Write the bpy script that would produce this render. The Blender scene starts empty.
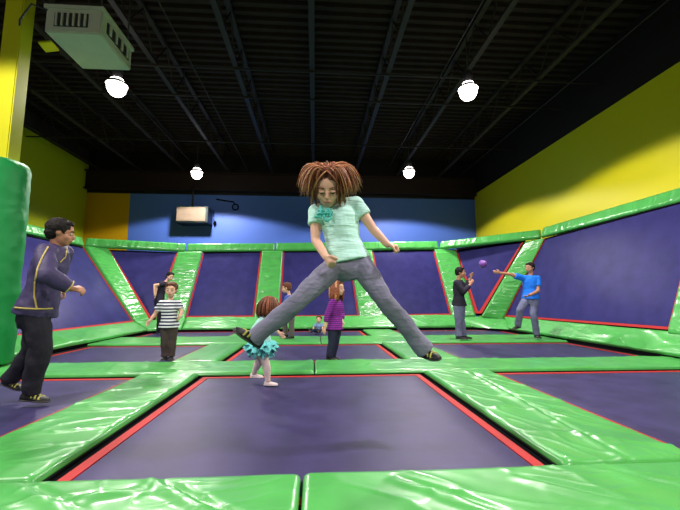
import bpy, bmesh, math, random
from mathutils import Vector as V, Matrix, noise
random.seed(7)
SC = bpy.context.scene
COL = SC.collection
PI = math.pi

# ------------------------------------------------------------------ camera
F, CH = 370.0, 0.85
TH = math.atan(43 / F); PSI = math.atan(25 / F * math.cos(TH))
c_, s_, cp, sp = math.cos(TH), math.sin(TH), math.cos(PSI), math.sin(PSI)
CR = V((cp, -sp, 0)); CU = V((-sp * s_, -cp * s_, c_)); CD = V((sp * c_, cp * c_, s_))
cam = bpy.data.cameras.new('camera'); co = bpy.data.objects.new('camera', cam); COL.objects.link(co)
cam.sensor_width = 36; cam.lens = F / 680 * 36; cam.clip_start = .02
M3 = Matrix((CR, CU, -CD)).transposed()
co.matrix_world = Matrix.Translation((0, 0, CH)) @ M3.to_4x4()
SC.camera = co
O = V((0, 0, CH))
def ray(x, y): return CD + CR * ((x - 340) / F) + CU * ((255 - y) / F)
def onY(x, y, Y): r = ray(x, y); return O + r * (Y / r.y)
def onX(x, y, X): r = ray(x, y); return O + r * (X / r.x)
def onZ(x, y, z): r = ray(x, y); return O + r * ((z - CH) / r.z)

# ------------------------------------------------------------------ materials
def mat(name, col, rough=.5, spec=.5, metal=0., bump=None, var=0., emit=None, coat=0., sheen=0., crease=None):
    m = bpy.data.materials.new(name); m.use_nodes = True
    n = m.node_tree.nodes; l = m.node_tree.links
    b = n['Principled BSDF']
    b.inputs['Base Color'].default_value = (*col, 1)
    b.inputs['Roughness'].default_value = rough
    b.inputs['Specular IOR Level'].default_value = spec
    b.inputs['Metallic'].default_value = metal
    b.inputs['Coat Weight'].default_value = coat; b.inputs['Coat Roughness'].default_value = .14
    if sheen: b.inputs['Sheen Weight'].default_value = sheen
    tc = n.new('ShaderNodeTexCoord')
    if var:
        t = n.new('ShaderNodeTexNoise'); t.inputs['Scale'].default_value = 4; t.inputs['Detail'].default_value = 4
        l.new(tc.outputs['Object'], t.inputs['Vector'])
        r = n.new('ShaderNodeValToRGB')
        r.color_ramp.elements[0].position = .3; r.color_ramp.elements[1].position = .7
        r.color_ramp.elements[0].color = (*[v * (1 - var) for v in col], 1)
        r.color_ramp.elements[1].color = (*[min(1, v * (1 + var)) for v in col], 1)
        l.new(t.outputs['Fac'], r.inputs['Fac']); l.new(r.outputs['Color'], b.inputs['Base Color'])
    if bump:
        sc, st = bump[0], bump[1]
        mp = n.new('ShaderNodeMapping'); l.new(tc.outputs['Object'], mp.inputs['Vector'])
        mp.inputs['Scale'].default_value = bump[2] if len(bump) > 2 else (1, 1, 1)
        t = n.new('ShaderNodeTexNoise'); t.inputs['Scale'].default_value = sc; t.inputs['Detail'].default_value = 5
        l.new(mp.outputs['Vector'], t.inputs['Vector'])
        bp = n.new('ShaderNodeBump'); bp.inputs['Strength'].default_value = st; bp.inputs['Distance'].default_value = .02
        l.new(t.outputs['Fac'], bp.inputs['Height']); l.new(bp.outputs['Normal'], b.inputs['Normal'])
    if crease:
        t = n.new('ShaderNodeTexNoise'); t.noise_type = 'RIDGED_MULTIFRACTAL'; t.inputs['Scale'].default_value = crease[0]; t.inputs['Detail'].default_value = 2.5
        t.inputs['Distortion'].default_value = .6
        l.new(tc.outputs['Object'], t.inputs['Vector'])
        bp = n.new('ShaderNodeBump'); bp.inputs['Strength'].default_value = crease[1]; bp.inputs['Distance'].default_value = .012
        l.new(t.outputs['Fac'], bp.inputs['Height']); l.new(bp.outputs['Normal'], b.inputs['Normal'])
    if emit:
        b.inputs['Emission Color'].default_value = (*emit[0], 1); b.inputs['Emission Strength'].default_value = emit[1]
    return m

def stripes(name, ca, cb, scale, axis='Z', duty=.5, rough=.8, bump=.3):
    m = mat(name, ca, rough, .2, bump=(60, bump))
    n = m.node_tree.nodes; l = m.node_tree.links
    w = n.new('ShaderNodeTexWave'); w.bands_direction = axis; w.inputs['Scale'].default_value = scale
    w.inputs['Distortion'].default_value = .6; w.inputs['Detail'].default_value = 1
    tc = [x for x in n if x.type == 'TEX_COORD'][0]
    l.new(tc.outputs['Object'], w.inputs['Vector'])
    r = n.new('ShaderNodeValToRGB'); r.color_ramp.interpolation = 'LINEAR'
    r.color_ramp.elements[0].position = duty - .06; r.color_ramp.elements[1].position = duty + .06
    r.color_ramp.elements[0].color = (*ca, 1); r.color_ramp.elements[1].color = (*cb, 1)
    l.new(w.outputs['Fac'], r.inputs['Fac']); l.new(r.outputs['Color'], n['Principled BSDF'].inputs['Base Color'])
    return m

VINYL = mat('green_vinyl', (.070, .37, .075), .36, .5, crease=(4.5, .36), coat=.35, var=.12)
VINYLW = mat('green_vinyl_wall', (.070, .37, .075), .28, .5, crease=(7, .35), coat=.35, var=.1)
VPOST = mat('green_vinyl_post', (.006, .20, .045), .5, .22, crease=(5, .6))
NAVY = mat('navy_jump_mat', (.038, .029, .098), .45, .22, bump=(180, .12), var=.25)
NAVYW = mat('navy_wall_mat', (.031, .029, .13), .34, .05, bump=(180, .12), var=.15)
RED = mat('red_webbing', (.42, .018, .018), .6, .25, bump=(120, .2))
BLACK = mat('black_netting', (.004, .004, .005), 1., .02)
STEEL = mat('black_steel', (.02, .02, .022), .45, .5)
FLOORM = mat('dark_concrete', (.03, .03, .032), .8, .3, var=.2)
DARKP = mat('dark_ceiling_paint', (.022, .012, .010), .8, .2, var=.2)
JOISTM = mat('joist_paint', (.017, .012, .012), .6, .3)
YELPOST = mat('yellow_post_paint', (.62, .60, .01), .5, .4, bump=(20, .05))
WHITEM = mat('painted_metal', (.52, .54, .44), .5, .4, var=.05)
GRILLE = mat('dark_grille', (.03, .03, .035), .5, .4)
CREAM = mat('cream_panel', (.24, .18, .125), .5, .4, var=.08)
DKBOX = mat('dark_green_casing', (.012, .03, .028), .5, .4)
BULB = mat('lamp_bulb', (1, .95, .95), .3, emit=((1, .88, .86), 14))
REFL = mat('lamp_reflector', (.85, .82, .82), .25, .5, metal=.6)
BALL = mat('purple_ball', (.16, .05, .32), .45, .5)

def wallmat(name, base, splits, bands=None):
    """paint colours along local X (splits) and a dark band above a height"""
    m = mat(name, base, .5, .3, bump=(9, .03))
    n = m.node_tree.nodes; l = m.node_tree.links
    tc = [x for x in n if x.type == 'TEX_COORD'][0]
    sx = n.new('ShaderNodeSeparateXYZ'); l.new(tc.outputs['Object'], sx.inputs[0])
    cur = n.new('ShaderNodeRGB'); cur.outputs[0].default_value = (*base, 1); cur = cur.outputs[0]
    for ax, op, val, col in splits:
        k = n.new('ShaderNodeMath'); k.operation = op; l.new(sx.outputs[ax], k.inputs[0]); k.inputs[1].default_value = val
        mx = n.new('ShaderNodeMix'); mx.data_type = 'RGBA'
        l.new(k.outputs[0], mx.inputs['Factor']); l.new(cur, mx.inputs['A']); mx.inputs['B'].default_value = (*col, 1)
        cur = mx.outputs['Result']
    l.new(cur, n['Principled BSDF'].inputs['Base Color'])
    return m
YEL = (.58, .53, .005)
WBACK = wallmat('back_wall_paint', (.085, .185, .66), [('X', 'LESS_THAN', -6.93, (.62, .36, .006)), ('Z', 'GREATER_THAN', 4.74, (.008, .006, .006))])
WLEFT = wallmat('left_wall_paint', (.42, .50, .008), [('Z', 'GREATER_THAN', 5.8, (.03, .022, .022))])
WRIGHT = wallmat('right_wall_paint', YEL, [('Z', 'GREATER_THAN', 4.95, (.012, .01, .01))])
WFRONT = mat('front_wall_paint', (.10, .12, .2), .8, .2)

# ------------------------------------------------------------------ object helpers
def link(name, me, mats, parent=None, smooth=True):
    o = bpy.data.objects.new(name, me); COL.objects.link(o)
    for m in (mats if isinstance(mats, (list, tuple)) else [mats]): me.materials.append(m)
    if smooth: me.polygons.foreach_set('use_smooth', [True] * len(me.polygons))
    if parent:
        o.parent = parent
        me.transform(Matrix.Translation(-parent_loc(parent)))
    return o
def parent_loc(p):
    t = V((0, 0, 0))
    while p: t += p.location; p = p.parent
    return t
def obj(name, bm, mats, parent=None, smooth=True):
    bmesh.ops.recalc_face_normals(bm, faces=bm.faces)
    me = bpy.data.meshes.new(name); bm.to_mesh(me); bm.free()
    return link(name, me, mats, parent, smooth)
def tag(o, label=None, cat=None, group=None, kind=None):
    if label: o['label'] = label
    if cat: o['category'] = cat
    if group: o['group'] = group
    if kind: o['kind'] = kind
    return o
def thing(name, label, cat, loc, group=None):
    o = bpy.data.objects.new(name, None); COL.objects.link(o); o.location = loc; o.empty_display_size = .1
    return tag(o, label, cat, group)
def struct(name, bm, m, smooth=False): return tag(obj(name, bm, m, None, smooth), kind='structure')

def box(bm, a, b):
    x0, y0, z0 = a; x1, y1, z1 = b
    v = [bm.verts.new(p) for p in ((x0, y0, z0), (x1, y0, z0), (x1, y1, z0), (x0, y1, z0), (x0, y0, z1), (x1, y0, z1), (x1, y1, z1), (x0, y1, z1))]
    for f in ((0, 3, 2, 1), (4, 5, 6, 7), (0, 1, 5, 4), (1, 2, 6, 5), (2, 3, 7, 6), (3, 0, 4, 7)): bm.faces.new([v[i] for i in f])
def frame_of(d):
    d = d.normalized(); h = V((0, 0, 1)) if abs(d.z) < .9 else V((0, 1, 0))
    a = d.cross(h).normalized(); return a, d.cross(a)
def rings(bm, rs, caps=True):
    vs = [[bm.verts.new(p) for p in r] for r in rs]; n = len(vs[0])
    for i in range(len(vs) - 1):
        for j in range(n): bm.faces.new((vs[i][j], vs[i][(j + 1) % n], vs[i + 1][(j + 1) % n], vs[i + 1][j]))
    if caps: bm.faces.new(vs[0][::-1]); bm.faces.new(vs[-1])
def tube(bm, pts, rad, n=10, caps=True, flat=1., side=None):
    pts = [V(p) for p in pts]
    if not isinstance(rad, (list, tuple)): rad = [rad] * len(pts)
    a = None; rs = []
    for i, p in enumerate(pts):
        d = (pts[min(i + 1, len(pts) - 1)] - pts[max(i - 1, 0)]).normalized()
        if a is None: a = side.copy() if side else frame_of(d)[0]
        a = (a - d * a.dot(d)).normalized(); b = d.cross(a)
        rs.append([p + a * (rad[i] * math.cos(2 * PI * k / n)) + b * (rad[i] * flat * math.sin(2 * PI * k / n)) for k in range(n)])
    rings(bm, rs, caps)
def ell(bm, c, ax, r, nu=16, nv=10):
    """ellipsoid: centre, three axes, three radii"""
    top = bm.verts.new(c + ax[2] * r[2]); bot = bm.verts.new(c - ax[2] * r[2]); rows = []
    for i in range(1, nv):
        t = PI * i / nv
        rows.append([bm.verts.new(c + ax[0] * (r[0] * math.sin(t) * math.cos(2 * PI * k / nu)) + ax[1] * (r[1] * math.sin(t) * math.sin(2 * PI * k / nu)) + ax[2] * (r[2] * math.cos(t))) for k in range(nu)])
    for k in range(nu):
        bm.faces.new((top, rows[0][k], rows[0][(k + 1) % nu])); bm.faces.new((bot, rows[-1][(k + 1) % nu], rows[-1][k]))
        for i in range(len(rows) - 1): bm.faces.new((rows[i][k], rows[i + 1][k], rows[i + 1][(k + 1) % nu], rows[i][(k + 1) % nu]))
XYZ = (V((1, 0, 0)), V((0, 1, 0)), V((0, 0, 1)))
def lathe(bm, c, prof, n=24, caps=False):
    rings(bm, [[V((c[0] + r * math.cos(2 * PI * k / n), c[1] + r * math.sin(2 * PI * k / n), c[2] + z)) for k in range(n)] for r, z in prof], caps)

def ridged(p): return 1 - min(1, abs(noise.noise(p)) * 2.2)
def slab(A, B, C, D, t, step=.05, wr=.004, seed=0, su=1., sv=3., r=.05, up=V((0, 0, 1)), sag=0., k2=1., rot=0., folds=()):
    """a padded mat: quad A,B,C,D, thickness t along its normal, rounded edges, creases"""
    A, B, C, D = V(A), V(B), V(C), V(D)
    nrm = ((B - A).cross(D - A)).normalized()
    if nrm.dot(up) < 0: nrm = -nrm
    lu = max((B - A).length, (C - D).length); lv = max((D - A).length, (C - B).length)
    nx = max(4, int(lu / step)); ny = max(4, int(lv / step))
    def prm(n, L):
        e = min(.4, r / L)
        base = [0, e * .13, e * .4, e]; m = max(2, n - 3)
        return base + [e + (1 - 2 * e) * i / m for i in range(1, m)] + [1 - q for q in reversed(base)]
    us, vs = prm(nx, lu), prm(ny, lv)
    bm = bmesh.new(); top = []; bot = []
    for v in vs:
        ra = []; rb = []
        for u in us:
            p = (A * (1 - u) + B * u) * (1 - v) + (D * (1 - u) + C * u) * v
            du = min(u, 1 - u) * lu; dv = min(v, 1 - v) * lv
            eu = min(1, du / r); ev = min(1, dv / r)
            h = t * math.sqrt(max(0, 1 - (1 - eu) ** 2)) ** .8 * math.sqrt(max(0, 1 - (1 - ev) ** 2)) ** .8
            cu, su_ = math.cos(rot), math.sin(rot); ua, va = u * lu * cu + v * lv * su_, -u * lu * su_ + v * lv * cu
            q = V((ua * su, va * sv, seed * 7.3)); q += V((noise.noise(q * .6), noise.noise(q * .6 + V((5, 5, 5))), 0)) * .35
            w = wr * (ridged(q) ** 7 + .6 * ridged(q * 2.3 + V((u * lu * k2, 3, 1))) ** 6 - .3) + wr * .8 * noise.noise(q * .8 + V((9, 2, 4)))
            for (f0, f1, fw, fd) in folds:
                dx, dy = f1[0] - f0[0], f1[1] - f0[1]; L2 = dx * dx + dy * dy
                tt = ((p.x - f0[0]) * dx + (p.y - f0[1]) * dy) / L2; sd = ((p.x - f0[0]) * dy - (p.y - f0[1]) * dx) / math.sqrt(L2)
                if -.1 < tt < 1.1:
                    tp = max(0, math.sin(PI * (tt + .1) / 1.2)) ** .5
                    w += tp * fd * (math.exp(-((sd - fw) / fw) ** 2) * .9 - math.exp(-((sd + fw * .6) / (fw * .55)) ** 2))
            h = h + w * min(1, eu * ev) - sag * math.sin(PI * u) * math.sin(PI * v)
            ra.append(bm.verts.new(p + nrm * max(h, .0))); rb.append(bm.verts.new(p - nrm * .004))
        top.append(ra); bot.append(rb)
    ny_, nx_ = len(vs), len(us)
    for j in range(ny_ - 1):
        for i in range(nx_ - 1):
            bm.faces.new((top[j][i], top[j][i + 1], top[j + 1][i + 1], top[j + 1][i])); bm.faces.new((bot[j][i], bot[j + 1][i], bot[j + 1][i + 1], bot[j][i + 1]))
    edge = [(0, i) for i in range(nx_)] + [(j, nx_ - 1) for j in range(1, ny_)] + [(ny_ - 1, i) for i in range(nx_ - 2, -1, -1)] + [(j, 0) for j in range(ny_ - 2, 0, -1)]
    for k in range(len(edge)):
        a, b = edge[k], edge[(k + 1) % len(edge)]
        bm.faces.new((bot[a[0]][a[1]], bot[b[0]][b[1]], top[b[0]][b[1]], top[a[0]][a[1]]))
    return bm

# ------------------------------------------------------------------ room shell
XL, XR, YB, YF, ZC, ZF = -8.5, 6.32, 14.0, -5.0, 6.35, -.6
def wallbox(name, a, b, m): bm = bmesh.new(); box(bm, a, b); return struct(name, bm, m)
wallbox('floor', (XL - .2, YF - .2, ZF - .2), (XR + .2, YB + .2, ZF), FLOORM)
wallbox('wall_back', (XL - .2, YB, ZF), (XR + .2, YB + .2, ZC), WBACK)
wallbox('wall_left', (XL - .2, YF, ZF), (XL, YB, ZC), WLEFT)
wallbox('wall_right', (XR, YF, ZF), (XR + .2, YB, ZC), WRIGHT)
wallbox('wall_front', (XL - .2, YF - .2, ZF), (XR + .2, YF, ZC), WFRONT)
# corrugated deck
bm = bmesh.new()
prof = []; y = YF
while y < YB:
    prof += [(y, ZC), (y + .09, ZC), (y + .11, ZC + .07), (y + .2, ZC + .07)]; y += .22
lo = [bm.verts.new((XL - .2, p[0], p[1])) for p in prof]; hi = [bm.verts.new((XR + .2, p[0], p[1])) for p in prof]
for i in range(len(prof) - 1): bm.faces.new((lo[i], hi[i], hi[i + 1], lo[i + 1]))
struct('ceiling', bm, DARKP)
# open-web joists and cross bracing
ti = 0
ZJ = 5.55
def trim(bm, m):
    global ti
    ti += 1
    return struct('trim_%d' % ti, bm, m)
for x in (-7.95, -6.5, -4.9, -3.28, -1.66, -.1, 1.5, 3.15, 4.8):
    bm = bmesh.new()
    box(bm, (x - .05, YF + .02, ZJ), (x + .05, YB - .3, ZJ + .05)); box(bm, (x - .05, YF + .02, ZC - .08), (x + .05, YB - .3, ZC - .01))
    y = YF + .1; k = 0
    while y < YB - .9:
        z0, z1 = (ZJ + .04, ZC - .06) if k % 2 == 0 else (ZC - .06, ZJ + .04)
        tube(bm, [(x, y, z0), (x, y + .55, z1)], .016, 6); y += .55; k += 1
    trim(bm, JOISTM)
for y in (3.2, 7.25, 8.35, 10.9):
    bm = bmesh.new(); tube(bm, [(XL + .05, y, ZJ - .02), (XR - .05, y, ZJ - .02)], .02, 6); trim(bm, JOISTM)
bm = bmesh.new(); box(bm, (XL + .02, YB - .28, 4.84), (XR - .02, YB - .02, 4.88)); box(bm, (XL + .02, YB - .17, 4.88), (XR - .02, YB - .12, 5.5)); box(bm, (XL + .02, YB - .28, 5.5), (XR - .02, YB - .02, 5.55))
trim(bm, mat('red_oxide_beam', (.022, .010, .010), .6, .3))
# conduits along the ceiling
for (xa, ya, xb, yb) in ((-4.3, 3.0, -4.3, 12.5), (2.6, 2.0, 2.6, 12.5), (5.5, 2., 5.5, 13.4), (-2.5, 2., -2.5, 13.4)):
    bm = bmesh.new(); tube(bm, [(xa, ya, ZJ - .05), (xb, yb, ZJ - .05)], .013, 6); trim(bm, JOISTM)

# ------------------------------------------------------------------ trampoline floor
XC = [(-4.0, -1.87), (-1.27, 1.25), (2.0, 4.88)]
YR = [(1.87, 4.30), (5.07, 7.0), (8.2, 9.8)]
XB = [-4.5, -1.57, 1.625, 5.15]; YB_ = [1.0, 4.68, 7.6, 10.3]
bedlab = [['navy floor trampoline at the left front, under the teenager in the navy jacket',
           'large navy floor trampoline in the centre front, below the jumping girl',
           'navy floor trampoline at the right front, cut by the right picture edge'],
          ['navy floor trampoline in the middle row at left, under the boy in striped shirt',
           'navy floor trampoline in the middle row at centre, under the girl in purple',
           'navy floor trampoline in the middle row at right, in front of the ball players'],
          ['narrow looking navy floor trampoline in the far left corner of the court',
           'navy floor trampoline in the far row at centre, under the seated toddler',
           'navy floor trampoline in the far row at right, behind the boy in dark jacket']]
for j, (y0, y1) in enumerate(YR):
    for i, (x0, x1) in enumerate(XC):
        t = thing('floor_trampoline', bedlab[j][i], 'trampoline', ((x0 + x1) / 2, (y0 + y1) / 2, ZF), 'floor trampolines of the court')
        g = .065; w = .06
        def rectring(bm, o, i_, z0, z1):
            P = lambda q, z: [V((q[0], q[1], z)), V((q[2], q[1], z)), V((q[2], q[3], z)), V((q[0], q[3], z))]
            rs = [P(o, z0), P(o, z1), P(i_, z1), P(i_, z0)]
            vs = [[bm.verts.new(p) for p in r] for r in rs]
            for a in range(4):
                b = (a + 1) % 4
                for q in range(4): bm.faces.new((vs[a][q], vs[a][(q + 1) % 4], vs[b][(q + 1) % 4], vs[b][q]))
        e = .004
        px0, px1, py0, py1 = x0, x1, y0, y1
        if j == 0: y0 -= .14
        if i == 0: x1 += .05
        if i == 2: x0 -= .04
        bm = bmesh.new(); rectring(bm, (XB[i] + e, YB_[j] + e, XB[i + 1] - e, YB_[j + 1] - e), (x0 - .01, y0 - .01, x1 + .01, y1 + .045), ZF, -.006); obj('frame', bm, STEEL, t, False)
        bm = bmesh.new(); rectring(bm, (x0 - .009, y0 - .009, x1 + .009, y1 + .044), (x0 + g, y0 + g, x1 - g, y1 - g), -.03, -.02); obj('spring_cover', bm, BLACK, t, False)
        bm = bmesh.new(); rectring(bm, (x0 + g, y0 + g, x1 - g, y1 - g), (x0 + g + w, y0 + g + w, x1 - g - w, y1 - g - w), -.022, -.004); obj('webbing', bm, RED, t, False)
        m = g + w
        bm = slab((x0 + m, y0 + m, -.018), (x1 - m, y0 + m, -.018), (x1 - m, y1 - m, -.018), (x0 + m, y1 - m, -.018), .012, .12, .0015, i + 3 * j, .7, .7, .01, sag=.006)
        obj('jump_mat', bm, NAVY, t)

padn = 'floor_pad'; PG = 'green floor pads between trampolines'
def floorpad(lab, x0, x1, y0, y1, step, wr, seed, su, sv, t=.036, rot=0., folds=()):
    bm = slab((x0, y0, 0), (x1, y0, 0), (x1, y1, 0), (x0, y1, 0), t, step, wr, seed, su, sv, .035, rot=rot, folds=folds)
    tag(obj(padn, bm, VINYL), lab, 'floor pad', PG)
E_ = .006
floorpad('creased green vinyl pad along the bottom left edge, left of the black seam', -4.6, -.055 - E_, 1.02, 1.87, .013, .010, 1, 1.0, 3.4, rot=.35, folds=(((-0.71, 1.84), (-0.33, 1.52), .032, .022), ((-1.38, 1.89), (-0.89, 1.59), .03, .011), ((-1.03, 1.68), (-0.76, 1.77), .03, .010)))
floorpad('creased green vinyl pad along the bottom right edge, right of the black seam', -.055 + E_, 5.1, 1.02, 1.87, .013, .010, 2, 1.0, 3.4, rot=-.5, folds=(((0.39, 1.77), (0.71, 1.48), .032, .015), ((0.95, 1.76), (1.29, 1.49), .03, .012), ((1.41, 1.78), (1.60, 1.58), .03, .010)))
floorpad('long green pad running away at the left of the centre front trampoline', -1.87, -1.27, 1.87 + E_, 4.30 - E_, .014, .010, 3, 1.3, 4.2, rot=.25)
floorpad('broad green pad running away at the right of the centre front trampoline', 1.25, 2.0, 1.87 + E_, 4.30 - E_, .014, .011, 4, 3.6, 1.3, rot=.55, folds=(((1.72, 4.12), (1.60, 1.94), .03, .014), ((1.25, 3.75), (1.19, 2.17), .03, .012)))
floorpad('green cross pad behind the front row, left half, below the padded column', -4.6, -.0 - E_, 4.30, 5.07, .03, .010, 5, 2.2, 2.6, rot=.6)
floorpad('green cross pad behind the front row, right half, reaching the right edge', 0 + E_, 5.1, 4.30, 5.07, .03, .010, 6, 2.2, 2.6, rot=-.6)
floorpad('short green pad between left and centre trampolines of the middle row', -1.87, -1.27, 5.07 + E_, 7.0 - E_, .05, .010, 7, 3., 1.1)
floorpad('short green pad between centre and right trampolines of the middle row', 1.25, 2.0, 5.07 + E_, 7.0 - E_, .05, .010, 8, 3., 1.1)
floorpad('far green cross pad, left half, under the feet of the kid in blue', -4.1, .12 - E_, 7.0, 8.2, .05, .010, 9, 1., 2.)
floorpad('far green cross pad, right half, under the feet of the boy in dark jacket', .12 + E_, 4.9, 7.0, 8.2, .05, .010, 10, 1., 2.)
floorpad('small distant green pad between left and centre trampolines of the far row', -1.87, -1.27, 8.2 + E_, 9.78, .06, .008, 11, 3., 1.1)
floorpad('small distant green pad between centre and right trampolines of the far row', 1.25, 2.0, 8.2 + E_, 9.78, .06, .008, 12, 3., 1.1)

# ------------------------------------------------------------------ sloped trampoline walls
YBs, YTs = 10.45, 11.4
SL = [  # openings: base left, base right, top right, top left
    ('left',  V((-4.6, .9, .27)), onX(133, 322, -4.6), onX(83, 247.5, -6.4), V((-6.4, .9, 2.22))),
    ('ldiag', onY(147, 318.5, 10.25), onY(156, 318, 10.35), onY(178, 252.5, 11.3), onY(108, 250, 10.85)),
    ('c', onY(186, 317.5, YBs), onY(254, 317, YBs), onY(262, 251.5, YTs), onY(203, 252.5, YTs)),
    ('e', onY(279, 317, YBs), onY(359, 316.5, YBs), onY(349, 251, YTs), onY(283, 251.5, YTs)),
    ('g', onY(384, 316, YBs), onY(451, 315, YBs), onY(434, 250, YTs), onY(372, 251, YTs)),
    ('rdiag', onY(475, 313.5, 10.3), onY(482, 313.5, 10.15), onY(524, 241.5, 9.75), onY(456, 250, 11.3)),
    ('right', onX(505, 316.5, 5.2), onX(671, 330, 5.2), onX(705, 195, 6.0), onX(545, 238.5, 6.0)),
]
_k = SL[6]
SL.append(('near', _k[2] + V((0, -.76, 0)), V((5.2, .5, _k[2].z)), V((6.0, .5, _k[3].z)), _k[3] + V((0, -.76, 0))))
WL = {'left': 'sloped navy wall trampoline on the left side, behind the padded column and teenager',
      'ldiag': 'wedge shaped navy wall trampoline in the back left corner behind the striped boy',
      'c': 'sloped navy wall trampoline at the back, left of the jumping girl above the small dancer',
      'e': 'sloped navy wall trampoline at the back, directly behind the jumping girl and girl in purple',
      'g': 'sloped navy wall trampoline at the back, right of the jumping girl',
      'rdiag': 'wedge shaped navy wall trampoline in the back right corner behind the purple ball',
      'right': 'long glossy navy wall trampoline along the right side behind the boy in blue'}
WL['near'] = 'sloped navy wall trampoline on the right nearest the viewer, beyond the picture edge'
CEN = V((0, 5.5, 1.2))
def lerp(a, b, t): return a * (1 - t) + b * t
def inward(A, B, D):
    n = (B - A).cross(D - A).normalized()
    return n if n.dot(CEN - A) > 0 else -n
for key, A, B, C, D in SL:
    t = thing('sloped_trampoline', WL[key], 'trampoline', (A + B) / 2, 'sloped wall trampolines')
    n = inward(A, B, D)
    w = .042
    def ins(A, B, C, D, w):
        def pt(P, Q, S):  # corner P, neighbours Q,S
            a = (Q - P).normalized(); b = (S - P).normalized(); sn = max(.25, a.cross(b).length)
            return P + (a + b) * (w / sn)
        if (B - A).length < .4:
            c = (A + B) / 2; m = lerp(c, (C + D) / 2, w * 1.6 / ((C + D) / 2 - c).length)
            return m - (B - A) * .12, m + (B - A) * .12, pt(C, B, D), pt(D, A, C)
        return pt(A, B, D), pt(B, A, C), pt(C, B, D), pt(D, A, C)
    i0 = ins(A, B, C, D, w)
    o0 = (A, B, C, D)
    bm = bmesh.new()
    rr = [[p + n * h for p in q] for q, h in ((o0, 0), (o0, .012), (i0, .012), (i0, 0))]
    vs = [[bm.verts.new(p) for p in r] for r in rr]
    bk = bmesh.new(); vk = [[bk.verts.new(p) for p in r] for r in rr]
    for a in range(4):
        b = (a + 1) % 4
        for q in range(4):
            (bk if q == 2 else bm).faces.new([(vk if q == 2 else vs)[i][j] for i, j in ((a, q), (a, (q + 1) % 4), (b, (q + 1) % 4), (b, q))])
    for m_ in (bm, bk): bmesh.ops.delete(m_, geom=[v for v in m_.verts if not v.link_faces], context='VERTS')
    obj('webbing', bm, RED, t, False); obj('rail_shade_strip', bk, BLACK, t, False)  # top edge coloured black, standing in for shade under the overhanging rail
    bm = slab(*i0, .006, .25, .001, 3, .5, .5, .02, up=n, sag=.0)
    obj('jump_mat', bm, NAVYW, t)
    # black backing sheet around the opening, behind the pads
    sl_, sr_ = (D - A).normalized(), (C - B).normalized(); bk_ = -n * .055
    te = .09 if key == 'rdiag' else .01 if key in ('right', 'left', 'near') else .045
    wd = (B - A).normalized() * (.02 if key == 'right' else 0); vq = (A + wd - sl_ * .05 + bk_, B - sr_ * .05 + bk_, C + sr_ * te + bk_, D + sl_ * te + bk_ + wd)
    bm = bmesh.new()
    vs = [bm.verts.new(P) for P in vq]; v2 = [bm.verts.new(P - n * .01) for P in vq]
    bm.faces.new(vs); bm.faces.new(v2[::-1])
    for q in range(4): bm.faces.new((vs[q], v2[q], v2[(q + 1) % 4], vs[(q + 1) % 4]))
    obj('backing_net', bm, BLACK, t, False)

# padded posts between openings
SG = 'green padded posts of the sloped walls'
PL = ['wide green padded post in the left corner, leaning outwards beside the teenager',
      'green padded post in the back left, right behind the striped boy',
      'green padded post at the back above the small dancer in teal',
      'green padded post at the back, partly hidden by the right leg of the jumping girl',
      'green padded post at the back behind the boy in dark jacket',
      'green padded post with creases right of the ball, behind the outstretched arm',
      'green padded post cut by the right picture edge']
posts = [(SL[k][2], SL[k + 1][1], SL[k + 1][4], SL[k][3]) for k in range(6)]
Ar, Dr = SL[6][2], SL[6][3]
posts.append((Ar, Ar + V((0, -.75, 0)), Dr + V((0, -.75, 0)), Dr))
posts[-1] = (Ar, posts[-1][1], lerp(posts[-1][1], posts[-1][2], .93), lerp(Ar, Dr, .93))
for k, (A, B, C, D) in enumerate(posts):
    A, B = A - (D - A) * .04, B - (C - B) * .04
    t = thing('padded_post', PL[k], 'padded post', (A + B) / 2, SG)
    n = inward(A, B, D)
    ex = .016; wd = (B - A).normalized() * (.022 if k == 5 else .008); A, B, C, D = A + wd, B - wd, C - wd, D + wd
    bm = slab(A + n * ex, B + n * ex, C + n * ex, D + n * ex, (.06), .024, .015, 20 + k, .8, 8.0, .04, up=n)
    obj('pad', bm, VINYLW, t)
    m0, m1 = (A + B) / 2 - n * .1, (C + D) / 2 - n * .1
    d = (m1 - m0).normalized(); foot = m0 + d * ((ZF - m0.z) / d.z)
    bm = bmesh.new(); tube(bm, [foot, m1], .045, 10); obj('steel_post', bm, STEEL, t)

# top rails
RG = 'green padded rails along the top of the walls'
def rail(lab, A, B, h=.26, seed=0, dep=.16):
    """A,B bottom line on the inside face; pad rises h and is dep deep"""
    dz_ = V((0, 0, .012 if seed == 36 else .0)); A, B = A + dz_, B + dz_
    t = thing('top_rail', lab, 'padded rail', (A + B) / 2, RG)
    up = V((0, 0, 1)); along = (B - A).normalized(); out = along.cross(up)
    if out.dot(CEN - A) > 0: out = -out
    face = (up * .93 + out * .37).normalized(); n = along.cross(face)
    if n.dot(CEN - A) < 0: n = -n
    bm = slab(A - n * .02, B - n * .02, B + face * h - n * .02, A + face * h - n * .02, (.09), .024, .013, seed, 10., 1.2, .05, up=n)
    obj('pad', bm, VINYLW, t)
    bm = bmesh.new(); tube(bm, [A + face * h * .5 - n * .08, B + face * h * .5 - n * .08], .05, 10); obj('steel_tube', bm, STEEL, t)
tA = V((-6.4, .9, 2.22)); P1 = onX(84, 247, -6.4); P2 = onY(186, 252, YTs); P3 = onY(275, 251.5, YTs); P4 = onY(439.5, 249.5, YTs); P5 = onX(541, 238.5, 6.0); P6 = onX(760, 184, 6.0); P6 = P5 + (P6 - P5) * ((.5 - P5.y) / (P6.y - P5.y))
g_ = lambda a, b: (lerp(a, b, .004), lerp(a, b, .996))
rail('green padded rail along the top of the left wall behind the teenager', *g_(tA, P1), .27, 31)
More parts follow.
